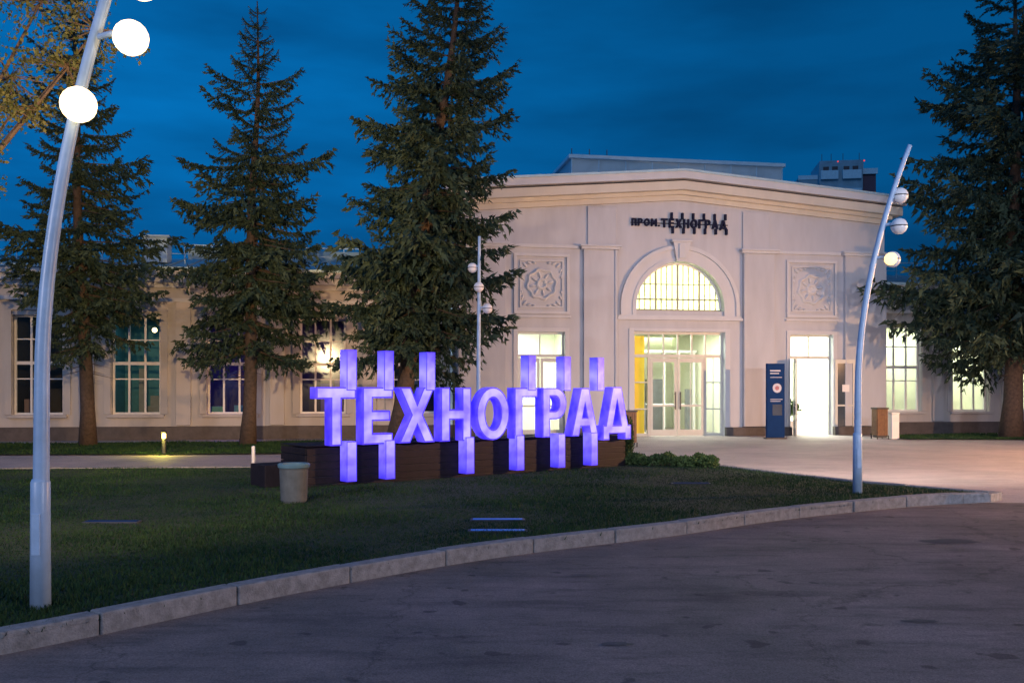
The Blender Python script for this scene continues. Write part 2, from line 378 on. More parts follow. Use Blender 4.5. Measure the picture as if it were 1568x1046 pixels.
strip('gable_wall',7.5,0,7.93,0,.35,M_wall,base=6.9)
strip('cornice_architrave',7.56,7.93,8.10,-.12,.35,M_littrim)
strip('cornice_bed',7.66,8.10,8.22,-.24,.35,M_littrim)
strip('cornice_corona',7.9,8.22,8.50,-.48,.35,M_littrim)
strip('cornice_groove',7.86,8.50,8.57,-.36,.35,M_dark)
strip('cornice_crown',8.0,8.57,8.80,-.58,.35,M_trim)
strip('cornice_flashing',8.04,8.80,8.87,-.63,.35,M_capm)
pil=[]; cap=[]
for sg in(-1,1):
    def bx(a,b,y0,y1,z0,z1): return (min(sg*a,sg*b),max(sg*a,sg*b),y0,y1,z0,z1)
    pil+=[bx(2.22,3.35,-.14,.002,.32,6.2),bx(2.22,3.2,-.08,.002,6.33,7.62),bx(5.95,7.5,-.14,.002,.32,6.2)]
    pil+=[bx(2.22,2.3,-.19,-.138,.32,6.19)]
    cap+=[bx(2.14,3.45,-.22,.003,6.2,6.28),bx(2.10,3.49,-.27,.003,6.28,6.34),bx(5.87,7.55,-.22,.003,6.2,6.28),bx(5.83,7.58,-.27,.003,6.28,6.34)]
    cap+=[bx(3.49,5.83,-.08,.003,6.22,6.33)]
    a,b,c,d=3.82,5.68,4.05,6.02
    cap+=[bx(a,b,-.09,.003,c,c+.09),bx(a,b,-.09,.003,d-.09,d),bx(a,a+.09,-.088,.003,c+.09,d-.09),bx(b-.09,b,-.088,.003,c+.09,d-.09)]
    a,b,c,d=a+.2,b-.2,c+.2,d-.2
    cap+=[bx(a,b,-.06,.003,c,c+.05),bx(a,b,-.06,.003,d-.05,d),bx(a,a+.05,-.058,.003,c+.05,d-.05),bx(b-.05,b,-.058,.003,c+.05,d-.05)]
    cap+=[bx(3.78,5.72,-.11,.003,3.93,4.0)]
    cap+=[bx(3.83,3.97,-.05,.003,.3,3.55),bx(5.55,5.69,-.05,.003,.3,3.55),bx(3.83,5.69,-.055,.003,3.47,3.6)]
boxes('pilasters',pil,M_wall,B,.012); boxes('mouldings',cap,M_trim,B,.01)
boxes('portal_band',[(-2.2,2.2,-.16,.003,3.9,4.0),(-2.16,2.16,-.1,.003,4.0,4.06)],M_trim,B,.01)
boxes('portal_surround',[(-1.78,-1.6,-.05,.003,.3,3.62),(1.6,1.78,-.05,.003,.3,3.62),(-1.6,1.6,-.05,.003,3.52,3.62)],M_trim,B,.008)
def ring(name,r0,r1,y0,y1,leg,m):
    n=40; v=[];f=[]; P=[((-r1,leg),(-r0,leg))]
    for k in range(n+1):
        a=math.pi-math.pi*k/n; P.append(((r1*math.cos(a),ZS+r1*math.sin(a)),(r0*math.cos(a),ZS+r0*math.sin(a))))
    P.append(((r1,leg),(r0,leg)))
    for (o_,i_) in P: v+=[(o_[0],y0,o_[1]),(i_[0],y0,i_[1]),(i_[0],y1,i_[1]),(o_[0],y1,o_[1])]
    for i in range(len(P)-1):
        for j in range(4): f.append((i*4+j,i*4+(j+1)%4,i*4+4+(j+1)%4,i*4+4+j))
    f+=[(0,1,2,3),tuple((len(P)-1)*4+j for j in range(4))]
    renorm(obj(name,v,f,m,B))
ring('archivolt_outer',1.96,2.09,-.14,.003,4.06,M_trim); ring('archivolt_mid',1.68,1.96,-.07,.003,4.06,M_trim); ring('archivolt_inner',1.545,1.68,-.11,.003,4.06,M_trim)
shape('keystone',[[(-.17,5.85),(.17,5.85),(.3,6.5),(-.3,6.5)]],.26,M_trim,B).location=(0,-.24,0)
boxes('keystone_cap',[(-.36,.36,-.28,.003,6.5,6.58),(-.12,.12,-.3,-.24,5.95,6.45)],M_trim,B,.02)
def relief(cx):
    zc=5.03
    for (r0,r1,h) in ((.42,.52,.12),(.08,.2,.12)):
        n=36; vv=[];ff=[]
        for k in range(n):
            a=2*math.pi*k/n; wob=1+.07*math.sin(8*a)
            vv+=[(cx+r1*wob*math.cos(a),0,zc+r1*wob*math.sin(a)),(cx+(r0+r1)/2*wob*math.cos(a),-h,zc+(r0+r1)/2*wob*math.sin(a)),(cx+r0*wob*math.cos(a),0,zc+r0*wob*math.sin(a))]
        for k in range(n):
            k2=(k+1)%n; ff+=[(3*k,3*k2,3*k2+1,3*k+1),(3*k+1,3*k2+1,3*k2+2,3*k+2)]
        obj('relief_ring',vv,ff,M_trim,B,smooth=True)
    for k in range(8):
        a=2*math.pi*k/8+.2; sp_=sphere('relief_leaf',.1,(cx+.3*math.cos(a),0,zc+.3*math.sin(a)),M_trim,B,12); sp_.scale=(.5,.9,1.1); sp_.rotation_euler=(0,-a+math.pi/2,0)
    for sx in(-1,1):
        for sz in(-1,1):
            for k,(ax_,az_,s1,s2,ro) in enumerate(((.56,.62,.5,1.1,.8),(.42,.68,.45,.9,1.3),(.64,.45,.45,.9,.3),(.25,.70,.4,.7,1.5),(.66,.25,.4,.7,.1))):
                sp_=sphere('relief_scroll',.1,(cx+sx*ax_,0,zc+sz*az_),M_trim,B,12); sp_.scale=(s1,.8,s2); sp_.rotation_euler=(0,sx*sz*ro,0)
relief(4.75); relief(-4.75)
boxes('plinth',[(-7.56,-5.55,-.17,.004,0,.3),(-3.97,-1.6,-.17,.004,0,.3),(1.6,3.97,-.17,.004,0,.3),(5.55,7.56,-.17,.004,0,.3)],M_plinth,B,.01)
boxes('hall_side_walls',[(-7.5,-7.2,.352,14,0,7.3),(7.2,7.5,.352,14,0,7.3)],M_wall,B)
strip('hall_roof',7.7,8.0,8.7,.36,14,M_roof)
boxes('roof_lantern',[(-2.0,7.3,7.5,16,7.9,11.15)],mat('lantern_panel',(.36,.48,.54),.5,.1,var=.12,scale=1.2),B)
boxes('lantern_trim',[(-2.12,7.42,7.35,16.1,11.15,11.3)]+[(-2+i*1.16,-1.95+i*1.16,7.44,7.499,9,11.149) for i in range(9)],M_capm,B,.01)
boxes('lantern_rail',[(-2+i*.75,-1.97+i*.75,7.4,7.43,11.3,11.55) for i in range(3)],M_dark,B)
WY=.55
wc=[-20.35-2.86*k for k in (2,1)]+[-20.35,-17.5,-14.65,-11.8,-8.85]
wr=[8.55,11.25,14.1,17]
def wing(x0,x1,cs,tag):
    hs=[(c-.72,c+.72,.8,3.85) for c in cs]
    wallgrid('wing_wall_'+tag,x0,x1,0,4.75,hs,WY,.28,M_wing,B)
    L=[]
    for c in cs:
        L+=[(c-.95,c-.74,WY-.05,WY+.003,.8,4.0),(c+.74,c+.95,WY-.05,WY+.003,.8,4.0),(c-.95,c+.95,WY-.055,WY+.003,4.0,4.12)]
        L+=[(c-.85,c+.85,WY-.12,WY+.003,.7,.79)]
    boxes('window_surrounds_'+tag,L,M_wing,B,.008)
    cs2=sorted(cs); P_=[(a+b)/2 for a,b in zip(cs2[:-1],cs2[1:])]
    boxes('wing_pilasters_'+tag,[(p-.22,p+.22,WY-.12,WY+.003,.45,4.3) for p in P_],M_wing,B,.01)
    a,b=x0,x1
    boxes('wing_cornice_'+tag,[(a,b,WY-.14,WY+.3,4.3,4.42),(a,b,WY-.1,WY+.3,4.75,4.9),(a,b,WY-.28,WY+.3,4.9,5.1),(a,b,WY-.4,WY+.3,5.1,5.28)],M_trim,B,.01)
    boxes('wing_flashing_'+tag,[(a,b,WY-.45,WY+.4,5.28,5.36)],M_capm,B)
    boxes('wing_plinth_'+tag,[(a,b,WY-.15,WY+.004,0,.42)],M_plinth,B,.01)
    obj('wing_roof_'+tag,[(a,WY+.3,5.33),(b,WY+.3,5.33),(b,WY+5,6.35),(a,WY+5,6.35)],[(0,1,2,3)],M_roof,B)
    k=int((b-a)/.6); v=[];f=[]
    for i in range(k):
        x=a+.3+i*.6; j=len(v); v+=[(x,WY+.42,5.40),(x+.03,WY+.42,5.40),(x+.03,WY+5,6.40),(x,WY+5,6.40),(x,WY+.42,5.33),(x+.03,WY+.42,5.33),(x+.03,WY+5,6.33),(x,WY+5,6.33)]
        f+=[(j,j+1,j+2,j+3),(j,j+3,j+7,j+4),(j+1,j+5,j+6,j+2),(j,j+4,j+5,j+1)]
    obj('roof_seams_'+tag,v,f,M_roof,B)
    n=int((b-a)/.9)
    rl=[(a+i*.9,a+i*.9+.03,WY+3.0,WY+3.03,5.9,6.55) for i in range(n)]+[(a,b,WY+2.99,WY+3.04,6.55,6.59),(a,b,WY+3.0,WY+3.03,6.25,6.27)]
    boxes('roof_railing_'+tag,rl,M_capm,B)
wing(-40,-7.5,wc,'left'); wing(7.5,30,wr,'right')
boxes('rear_hall',[(-17,-7.8,6.5,14,5,6.9)],M_roof,B); boxes('roof_vent',[(-17.9,-17.1,3.2,4.0,5.9,6.75),(-18.0,-17.0,3.1,4.1,6.75,6.82)],M_capm,B,.01)
boxes('drain_pipes',[(-7.72,-7.62,WY-.14,WY-.04,.1,5.0),(7.66,7.76,WY-.14,WY-.04,.1,5.0)],M_capm,B,.02)
def window(c,hw,z0,z1,y,cols=3,rows=(.36,.52,.76),tag='window'):
    fr=.06; L=[(c-hw,c-hw+fr,y,y+.08,z0,z1),(c+hw-fr,c+hw,y,y+.08,z0,z1),(c-hw+fr,c+hw-fr,y+.002,y+.078,z0,z0+fr),(c-hw+fr,c+hw-fr,y+.002,y+.078,z1-fr,z1)]
    for i in range(1,cols):
        x=c-hw+2*hw*i/cols; L.append((x-.03,x+.03,y+.008,y+.07,z0+fr,z1-fr))
    for r_ in rows:
        z=z0+(z1-z0)*r_; t=.05 if r_==.52 else .018; L.append((c-hw+fr,c+hw-fr,y+.014,y+.064,z-t,z+t))
    boxes(tag+'_frame',L,M_frame,B)
    obj(tag+'_glass',[(c-hw,y+.04,z0),(c+hw,y+.04,z0),(c+hw,y+.04,z1),(c-hw,y+.04,z1)],[(0,1,2,3)],M_glass,B)
def room(c,hw,d,h,color,power,y0,wallm=M_int,z0=0,stuff=0):
    x0,x1=c-hw,c+hw; y1=y0+d
    v=[(x0,y0,z0),(x1,y0,z0),(x1,y1,z0),(x0,y1,z0),(x0,y0,h),(x1,y0,h),(x1,y1,h),(x0,y1,h)]
    obj('room_walls',v,[(1,2,6,5),(2,3,7,6),(3,0,4,7),(4,5,6,7)],wallm,B); obj('room_floor',v[:4],[(0,1,2,3)],M_intf,B)
    if power>0:
        light('room_light','AREA',(c,y0+d*.45,h-.15),power,color,B,size=(hw*1.2,d*.5))
    rr=random.Random(int(c*10)); L=[]
    for k in range(stuff):
        a=rr.uniform(x0+.2,x1-.6); ww=rr.uniform(.15,.6); yy=y0+d*(.35+.13*k)+rr.uniform(0,.1); hh=rr.uniform(.9,2.6); L.append((a,a+ww,yy,yy+.2,z0+.002,hh))
    if L: boxes('room_furniture',L,mat('furn',(rr.uniform(.1,.5),rr.uniform(.1,.4),rr.uniform(.1,.4)),.6),B)
yw=WY+.3
DK=mat('dark_interior',(.05,.05,.055),.8); M_teal=mat('teal_wall',(.06,.20,.24),.8)
spec={-20.35:(DK,(1,.9,.6),3),-17.5:(M_teal,(.5,.9,.95),18),-14.65:(DK,(.16,.08,1),90),-11.8:(DK,(.35,.15,1),40),-8.85:(DK,(.6,.7,1),8)}
for c in wc:
    window(c,.72,.8,3.85,WY+.16)
    m_,cc,pw=spec.get(c,(DK,(1,.8,.6),0)); room(c,1.35,4,4.2,cc,pw,yw,m_,stuff=4)
sphere('ceiling_lamp',.08,(-17.2,yw+.9,3.5),emat('lampglow',(1,.75,.35),6),B)
for c in wr:
    window(c,.72,.8,3.85,WY+.16); room(c,1.35,5,4.2,(1,.98,.76),240,yw,M_int,stuff=5)
room(0,2.3,7,6.3,(1,1,.80),850,.36,M_int)
room(4.75,1.6,5,3.9,(1,.97,.84),800,.36,M_int)
room(-4.75,1.6,5,3.9,(1,.97,.82),340,.36,M_int)
boxes('yellow_portal',[(-1.55,-1.08,.5,.8,.01,3.4)],M_yel,B)
boxes('hall_partition',[(x-.04,x+.04,4.2,4.28,.01,3.0) for x in (-.9,-.3,.3,.9,1.5,2.1)]+[(-1,2.2,4.18,4.3,3.0,3.1),(-1,2.2,4.2,4.27,1.0,1.05)],M_frame,B)
boxes('hall_upper_floor',[(-2.29,2.29,2.0,6.9,3.75,3.95)],M_int,B)
light('lobby_light','AREA',(0,2.2,3.6),260,(1,1,.85),B,size=(2.5,2))
boxes('hall_furniture',[(-.6,-.1,3.4,3.8,.01,1.1),(.5,1.2,5,5.4,.01,2.0),(1.2,1.4,2.6,2.8,.01,1.6)],mat('furn_grey',(.16,.17,.18),.5),B)
yA=.2
L=[]
for i,x in enumerate([x for x in np.linspace(-RW,RW,17)][1:-1]):
    t=.032 if i%4==3 else .016; L.append((x-t,x+t,yA,yA+.05,4.28,ZS+math.sqrt(RW*RW-x*x)-.02))
L+=[(-RW,RW,yA-.01,yA+.07,4.22,4.29),(-1.50,1.50,yA+.01,yA+.045,4.60,4.65),(-1.28,1.28,yA+.01,yA+.045,5.12,5.15)]
boxes('arch_window_bars',L,mat('arch_bars',(.30,.30,.24),.5),B)
n=32; op=[(RW*math.cos(math.pi*k/n),ZS+RW*math.sin(math.pi*k/n)) for k in range(n+1)]; ip=[((RW-.07)*math.cos(math.pi*k/n),ZS+(RW-.07)*math.sin(math.pi*k/n)) for k in range(n+1)]
shape('arch_window_rim',[op+ip[::-1]],.07,M_frame,B).location=(0,yA-.01,0)
M_frost=bpy.data.materials.new('frosted_glass'); M_frost.use_nodes=True
nt_=M_frost.node_tree; nt_.nodes.clear(); o_=nt_.nodes.new('ShaderNodeOutputMaterial'); tl=nt_.nodes.new('ShaderNodeBsdfTranslucent'); tl.inputs[0].default_value=(.66,.68,.42,1)
tp=nt_.nodes.new('ShaderNodeBsdfTransparent'); tp.inputs[0].default_value=(.7,.72,.55,1); mx_=nt_.nodes.new('ShaderNodeMixShader'); mx_.inputs[0].default_value=.25; nt_.links.new(tl.outputs[0],mx_.inputs[1]); nt_.links.new(tp.outputs[0],mx_.inputs[2]); nt_.links.new(mx_.outputs[0],o_.inputs[0])
obj('arch_glass',[(x,yA+.03,z) for x,z in op]+[(-RW,yA+.03,4.22),(RW,yA+.03,4.22)],[tuple(range(n+3))],M_frost,B)
y=.18
L=[(-1.6,-1.52,y,y+.1,0,3.52),(1.52,1.6,y,y+.1,0,3.52),(-1.52,1.52,y+.003,y+.097,3.44,3.52),(-1.52,1.52,y-.01,y+.11,2.66,2.76),(-1.06,-.98,y+.005,y+.095,0,2.66),(.94,1.02,y+.005,y+.095,0,2.66)]
L+=[(x-.025,x+.025,y+.01,y+.09,2.76,3.44) for x in (-1.02,-.5,0,.5,.98)]
for x0,x1 in((-.97,-.03),(-.01,.93)):
    L+=[(x0,x0+.09,y+.01,y+.07,.02,2.64),(x1-.09,x1,y+.01,y+.07,.02,2.64),(x0+.09,x1-.09,y+.013,y+.067,.02,.22),(x0+.09,x1-.09,y+.013,y+.067,2.5,2.64),(x0+.09,x1-.09,y+.02,y+.06,1.0,1.06),((x0+x1)/2-.012,(x0+x1)/2+.012,y+.022,y+.058,.22,2.5)]
L+=[(-1.52,-1.06,y+.02,y+.07,.9,.94),(1.02,1.52,y+.02,y+.07,.9,.94),(-1.52,-1.06,y+.02,y+.07,0.01,.1),(1.02,1.52,y+.02,y+.07,.01,.1),(1.26,1.28,y+.022,y+.068,.1,2.66),(-1.52,-1.06,y+.02,y+.07,1.8,1.84),(1.02,1.52,y+.02,y+.07,1.8,1.84)]
M_alu=mat('door_frame_grey',(.50,.52,.50),.4,var=.05)
boxes('entrance_door_frame',L,M_alu,B)
boxes('door_handles',[(-.12,-.09,y-.07,y-.04,.9,1.5),(.06,.09,y-.07,y-.04,.9,1.5),(-.12,-.09,y-.05,y+.02,.95,.98),(.06,.09,y-.05,y+.02,.95,.98),(-.12,-.09,y-.05,y+.02,1.42,1.45),(.06,.09,y-.05,y+.02,1.42,1.45)],M_dark,B)
obj('entrance_glass',[(-1.55,y+.045,.05),(1.55,y+.045,.05),(1.55,y+.045,3.48),(-1.55,y+.045,3.48)],[(0,1,2,3)],M_glass,B)
M_dg=mat('dark_door_glass',(.05,.07,.09),.1)
for cx,op_ in((4.76,True),(-4.76,False)):
    x0,x1=cx-.79,cx+.79
    L=[(x0,x0+.06,y,y+.1,0,3.47),(x1-.06,x1,y,y+.1,0,3.47),(x0+.06,x1-.06,y+.003,y+.097,3.4,3.47),(x0+.06,x1-.06,y-.01,y+.11,2.64,2.74),(cx-.02,cx+.02,y+.01,y+.09,2.74,3.4)]
    boxes('side_door_frame',L,M_alu,B); obj('side_transom_glass',[(x0,y+.05,2.7),(x1,y+.05,2.7),(x1,y+.05,3.45),(x0,y+.05,3.45)],[(0,1,2,3)],M_glass,B)
    for sg in(-1,1):
        hinge=x0+.06 if sg<0 else x1-.06
        lf=bpy.data.objects.new('door_leaf',None); col.objects.link(lf); lf.parent=B; lf.location=(hinge if not(op_ and sg>0) else hinge+.1,y if not op_ else -.10,0)
        wd=.72
        a=0 if sg<0 else math.pi
        if op_: a= R(-110) if sg<0 else R(-6)
        lf.rotation_euler=(0,0,a)
        LL=[(0,.09,0,.05,.02,2.62),(wd-.09,wd,0,.05,.02,2.62),(.09,wd-.09,.003,.047,.02,.25),(.09,wd-.09,.003,.047,2.48,2.62),(.09,wd-.09,.008,.042,1.0,1.06)]
        boxes('leaf_frame',LL,M_alu,lf); obj('leaf_glass',[(0.05,.025,.1),(wd-.05,.025,.1),(wd-.05,.025,2.55),(.05,.025,2.55)],[(0,1,2,3)],M_glass if not op_ else M_dg,lf)
        if op_ and sg>0: boxes('notice',[(.25,.5,-.004,.004,1.5,1.75)],M_white,lf)
def letters():
    def ell(cx,cy,rx,ry,n=28): return [(cx+rx*math.cos(2*math.pi*k/n),cy+ry*math.sin(2*math.pi*k/n)) for k in range(n)]
    Pb=[(0,0),(.2,0),(.2,.36),(.36,.36)]+[(.36+.28*math.sin(t),.68-.32*math.cos(t)) for t in np.linspace(0.2,math.pi-.2,10)]+[(.36,1),(0,1)]
    Ph=[(.2,.53),(.34,.53)]+[(.34+.11*math.sin(t),.68-.15*math.cos(t)) for t in np.linspace(.2,math.pi-.2,8)]+[(.34,.83),(.2,.83)]
    return {
    'T':(.74,[[(0,1),(0,.8),(.27,.8),(.27,0),(.47,0),(.47,.8),(.74,.8),(.74,1)]]),
    'E':(.6,[[(0,0),(.6,0),(.6,.19),(.2,.19),(.2,.41),(.55,.41),(.55,.59),(.2,.59),(.2,.81),(.6,.81),(.6,1),(0,1)]]),
    'X':(.76,[[(0,0),(.23,0),(.38,.31),(.53,0),(.76,0),(.5,.5),(.75,1),(.52,1),(.38,.7),(.24,1),(.01,1),(.26,.5)]]),
    'H':(.68,[[(0,0),(.2,0),(.2,.4),(.48,.4),(.48,0),(.68,0),(.68,1),(.48,1),(.48,.59),(.2,.59),(.2,1),(0,1)]]),
    'O':(.78,[ell(.39,.5,.39,.51),ell(.39,.5,.19,.31)]),
    'G':(.58,[[(0,0),(.2,0),(.2,.81),(.58,.81),(.58,1),(0,1)]]),
    'PI':(.66,[[(0,0),(.2,0),(.2,.81),(.46,.81),(.46,0),(.66,0),(.66,1),(0,1)]]),
    'P':(.64,[Pb,Ph]),
    'M':(.8,[[(0,0),(.19,0),(.19,.6),(.4,.2),(.61,.6),(.61,0),(.8,0),(.8,1),(.6,1),(.4,.55),(.2,1),(0,1)]]),
    '.':(.2,[[(0,0),(.2,0),(.2,.2),(0,.2)]]),
    'A':(.76,[[(0,0),(.27,1),(.49,1),(.76,0),(.55,0),(.5,.2),(.26,.2),(.21,0)],[(.31,.38),(.45,.38),(.38,.7)]]),
    'D':(.84,[[(0,-.13),(0,.18),(.09,.18),(.29,1),(.55,1),(.75,.18),(.84,.18),(.84,-.13),(.65,-.13),(.65,0),(.19,0),(.19,-.13)],[(.3,.18),(.54,.18),(.42,.74)]])}
LT=letters()
def area(l): return sum(l[i][0]*l[(i+1)%len(l)][1]-l[(i+1)%len(l)][0]*l[i][1] for i in range(len(l)))/2
def insetloop(l,d):
    s=1 if area(l)>0 else -1; n=len(l); out=[]
    for i in range(n):
        p0=np.array(l[i-1]);p1=np.array(l[i]);p2=np.array(l[(i+1)%n])
        a=(p1-p0)/max(1e-9,np.linalg.norm(p1-p0)); b=(p2-p1)/max(1e-9,np.linalg.norm(p2-p1))
        na=np.array([-a[1],a[0]])*s; nb=np.array([-b[1],b[0]])*s; m_=na+nb; k=max(.35,1+float(na@nb)); out.append(tuple(p1+m_*d/k))
    return out
rs=bpy.data.objects.new('roof_sign',None); col.objects.link(rs); rs.parent=B; rs.location=(-1.7,-.12,7.03)
x=0
M_sl=mat('sign_letters',(.012,.016,.045),.7,spec=.1)
for i,ch in enumerate(['PI','P','O','M','.','T','E','X','H','O','G','P','A','D']):
    wd,lp=LT[ch]; hgt=.25 if i<5 else .3; zz=0 if i<5 else -.03
    o=shape('roof_letter',[[(a*hgt,b*hgt) for a,b in l] for l in lp],.08,M_sl,rs); o.location=(x,0,zz); x+=wd*hgt+.05
bars=[]
for i in range(6): bars+=[(1.35+i*.38,1.42+i*.38,-.01,.08,.27,.47),(1.25+i*.38+.14,1.32+i*.38+.14,-.01,.08,-.22,-.03)]
boxes('roof_sign_bars',bars,M_sl,rs); boxes('roof_sign_rail',[(-.02,3.4,.09,.118,.1,.13)],M_sl,rs)
boxes('wall_lamp',[(7.9,8.1,WY-.5,WY-.12,4.45,4.6)],M_white,B,.02)

# ---------------------------------------------------------------- distant tower
T=empty('apartment_tower',((1283-CX)/F_*150,150,0),R(-8))
M_tw=mat('tower_panel',(.22,.38,.46),.8,var=.3,scale=.3); M_tl=mat('tower_light_panel',(.45,.70,.80),.8,var=.1); M_br=mat('tower_dark_panel',(.10,.07,.10),.8)
boxes('tower_body',[(-6.2,2,0,14,0,36.9),(-3.2,3.6,-1.4,0,0,38.6),(-2.5,4.5,2,10,36.9,39.9)],M_tw,T); boxes('tower_wing',[(2.01,6,.1,14,0,38.0)],M_br,T)
boxes('tower_balconies',[(-3.0,-.3,-1.9,-1.41,z,z+1.4) for z in range(3,37,3)]+[(.4,3.3,-1.9,-1.41,z,z+1.4) for z in range(3,37,3)]+[(-6.3,1.99,-.1,.0,36.4,37.1),(3.7,6.2,-.3,.0,37.0,37.9)],M_tl,T)
boxes('tower_windows',[(x,x+1.2,-.06,-.001,z,z+1.5) for z in range(2,35,3) for x in(-5.6,4.2)]+[(x,x+.9,-1.44,-1.405,37.0,38.1) for x in(-2.6,-1.2,.6,2.0)],M_dark,T)
boxes('tower_masts',[(x,x+.08,3,3.08,39.9,41.3) for x in(-2,-.5,1.4,4)],M_dark,T)
for x_ in(-.2,3.9): sphere('warning_light',.13,(x_,-1.0,39.0),emat('red_light',(.8,.06,.05),1.2),T,10)

# ---------------------------------------------------------------- letter sign
S0=Vector((-3.02,13.46)); ang=math.atan2(17.5-13.46,2.17+3.02); dirx=Vector((math.cos(ang),math.sin(ang))); nrm=Vector((math.sin(ang),-math.cos(ang)))
LEN=(Vector((2.17,17.5))-S0).length
S=empty('illuminated_letter_sign',(S0.x,S0.y,.09),ang)
zo=-.09
boxes('base_core',[(.02,LEN-.02,.02,.88,zo,.66+zo)],M_dark,S); boxes('base_front_planks',[(0,LEN,0,.03,.02+k*.11+zo,.02+k*.11+.1+zo) for k in range(6)],M_plank,S,.006)
boxes('base_side_planks',[(-.012,.018,.03,.9,.02+k*.11+zo,.12+k*.11+zo) for k in range(6)],M_plank,S,.006)
boxes('base_top',[(-.01,LEN+.01,-.01,.91,.685+zo,.705+zo)],M_plank,S,.004)
boxes('base_step',[(-.5,-.02,.35,.9,0,.33)],M_plank,S,.01)
def ledmat(name,c,c2,s,zg=None,c3=None):
    m,nt,b=newmat(name); tc=nt.nodes.new('ShaderNodeTexCoord'); n=nt.nodes.new('ShaderNodeTexNoise'); n.inputs['Scale'].default_value=3.2; n.inputs['Detail'].default_value=2
    nt.links.new(tc.outputs['Object'],n.inputs['Vector']); r=nt.nodes.new('ShaderNodeValToRGB'); r.color_ramp.elements[0].position=.35; r.color_ramp.elements[1].position=.65
    r.color_ramp.elements[0].color=(*c,1); r.color_ramp.elements[1].color=(*c2,1); nt.links.new(n.outputs['Fac'],r.inputs['Fac']); out=r.outputs[0]
    if zg:
        sp=nt.nodes.new('ShaderNodeSeparateXYZ'); nt.links.new(tc.outputs['Object'],sp.inputs[0]); mr=nt.nodes.new('ShaderNodeMapRange'); mr.inputs['From Min'].default_value=zg[0]; mr.inputs['From Max'].default_value=zg[1]; nt.links.new(sp.outputs['Z'],mr.inputs['Value'])
        mx=nt.nodes.new('ShaderNodeMixRGB'); nt.links.new(mr.outputs[0],mx.inputs[0]); nt.links.new(out,mx.inputs[1]); mx.inputs[2].default_value=(*c3,1); out=mx.outputs[0]
    nt.links.new(out,b.inputs['Emission Color'])
    b.inputs['Emission Strength'].default_value=s; b.inputs['Base Color'].default_value=(.10,.08,.4,1); b.inputs['Roughness'].default_value=.35; b.inputs['Specular IOR Level'].default_value=.2; return m
FA=((.20,.15,.95),(.58,.50,1.0)); SI=((.03,.012,.80),(.14,.09,1.0)); DB=(.03,.012,.85)
M_lf=ledmat('led_face',*FA,1.0); M_ls=ledmat('led_side',*SI,1.1); M_rim=ledmat('led_rim',(.02,.008,.8),(.05,.025,1.0),1.2)
M_uf=ledmat('led_upper_face',*FA,1.0,(1.85,2.16),DB); M_us=ledmat('led_upper_side',(.20,.15,.98),(.42,.36,1.0),1.0,(1.85,2.16),DB)
M_df=ledmat('led_lower_face',*FA,1.0,(.5,.12),DB); M_ds=ledmat('led_lower_side',(.14,.09,.98),(.34,.28,1.0),1.0,(.5,.12),DB)
def ledshape(name,loops,loc,face,side,ins=.022):
    o=shape(name,loops,.21,M_rim,S,mside=side); o.location=loc
    il=[insetloop(loops[0],ins)]+[insetloop(l,-ins) for l in loops[1:]]
    p=shape(name+'_face',il,.008,face,S); p.location=(loc[0],loc[1]-.006,loc[2])
hgt=.87; tot=sum(LT[c][0] for c in 'TEXHOGPAD')*hgt; gap=(LEN-.1-tot)/8
x=.0
for ch in 'TEXHOGPAD':
    wd,lp=LT[ch]
    ledshape('letter_'+ch,[[(a*hgt,b*hgt) for a,b in l] for l in lp],(x+.06,-.19,(.70 if ch!='D' else .72)+zo),M_lf,M_ls); x+=wd*hgt+gap
def s_at(px,off=.2):
    t=(px-CX)/F_; ox=S0.x+nrm.x*off; oy=S0.y+nrm.y*off
    return (t*oy-ox)/(dirx.x-t*dirx.y)
for k,px in enumerate([538,595,659,814,868,919]):
    ledshape('upper_bar',[[(-.085,1.52),(.085,1.52),(.085,2.13),(-.085,2.13)]],(s_at(px),-.215,zo),M_uf,M_us,.014)
for k,px in enumerate([537,596,718,795,858,908]):
    ledshape('lower_bar',[[(-.085,.16),(.085,.16),(.085,.76),(-.085,.76)]],(s_at(px),-.235,zo),M_df,M_ds,.014)

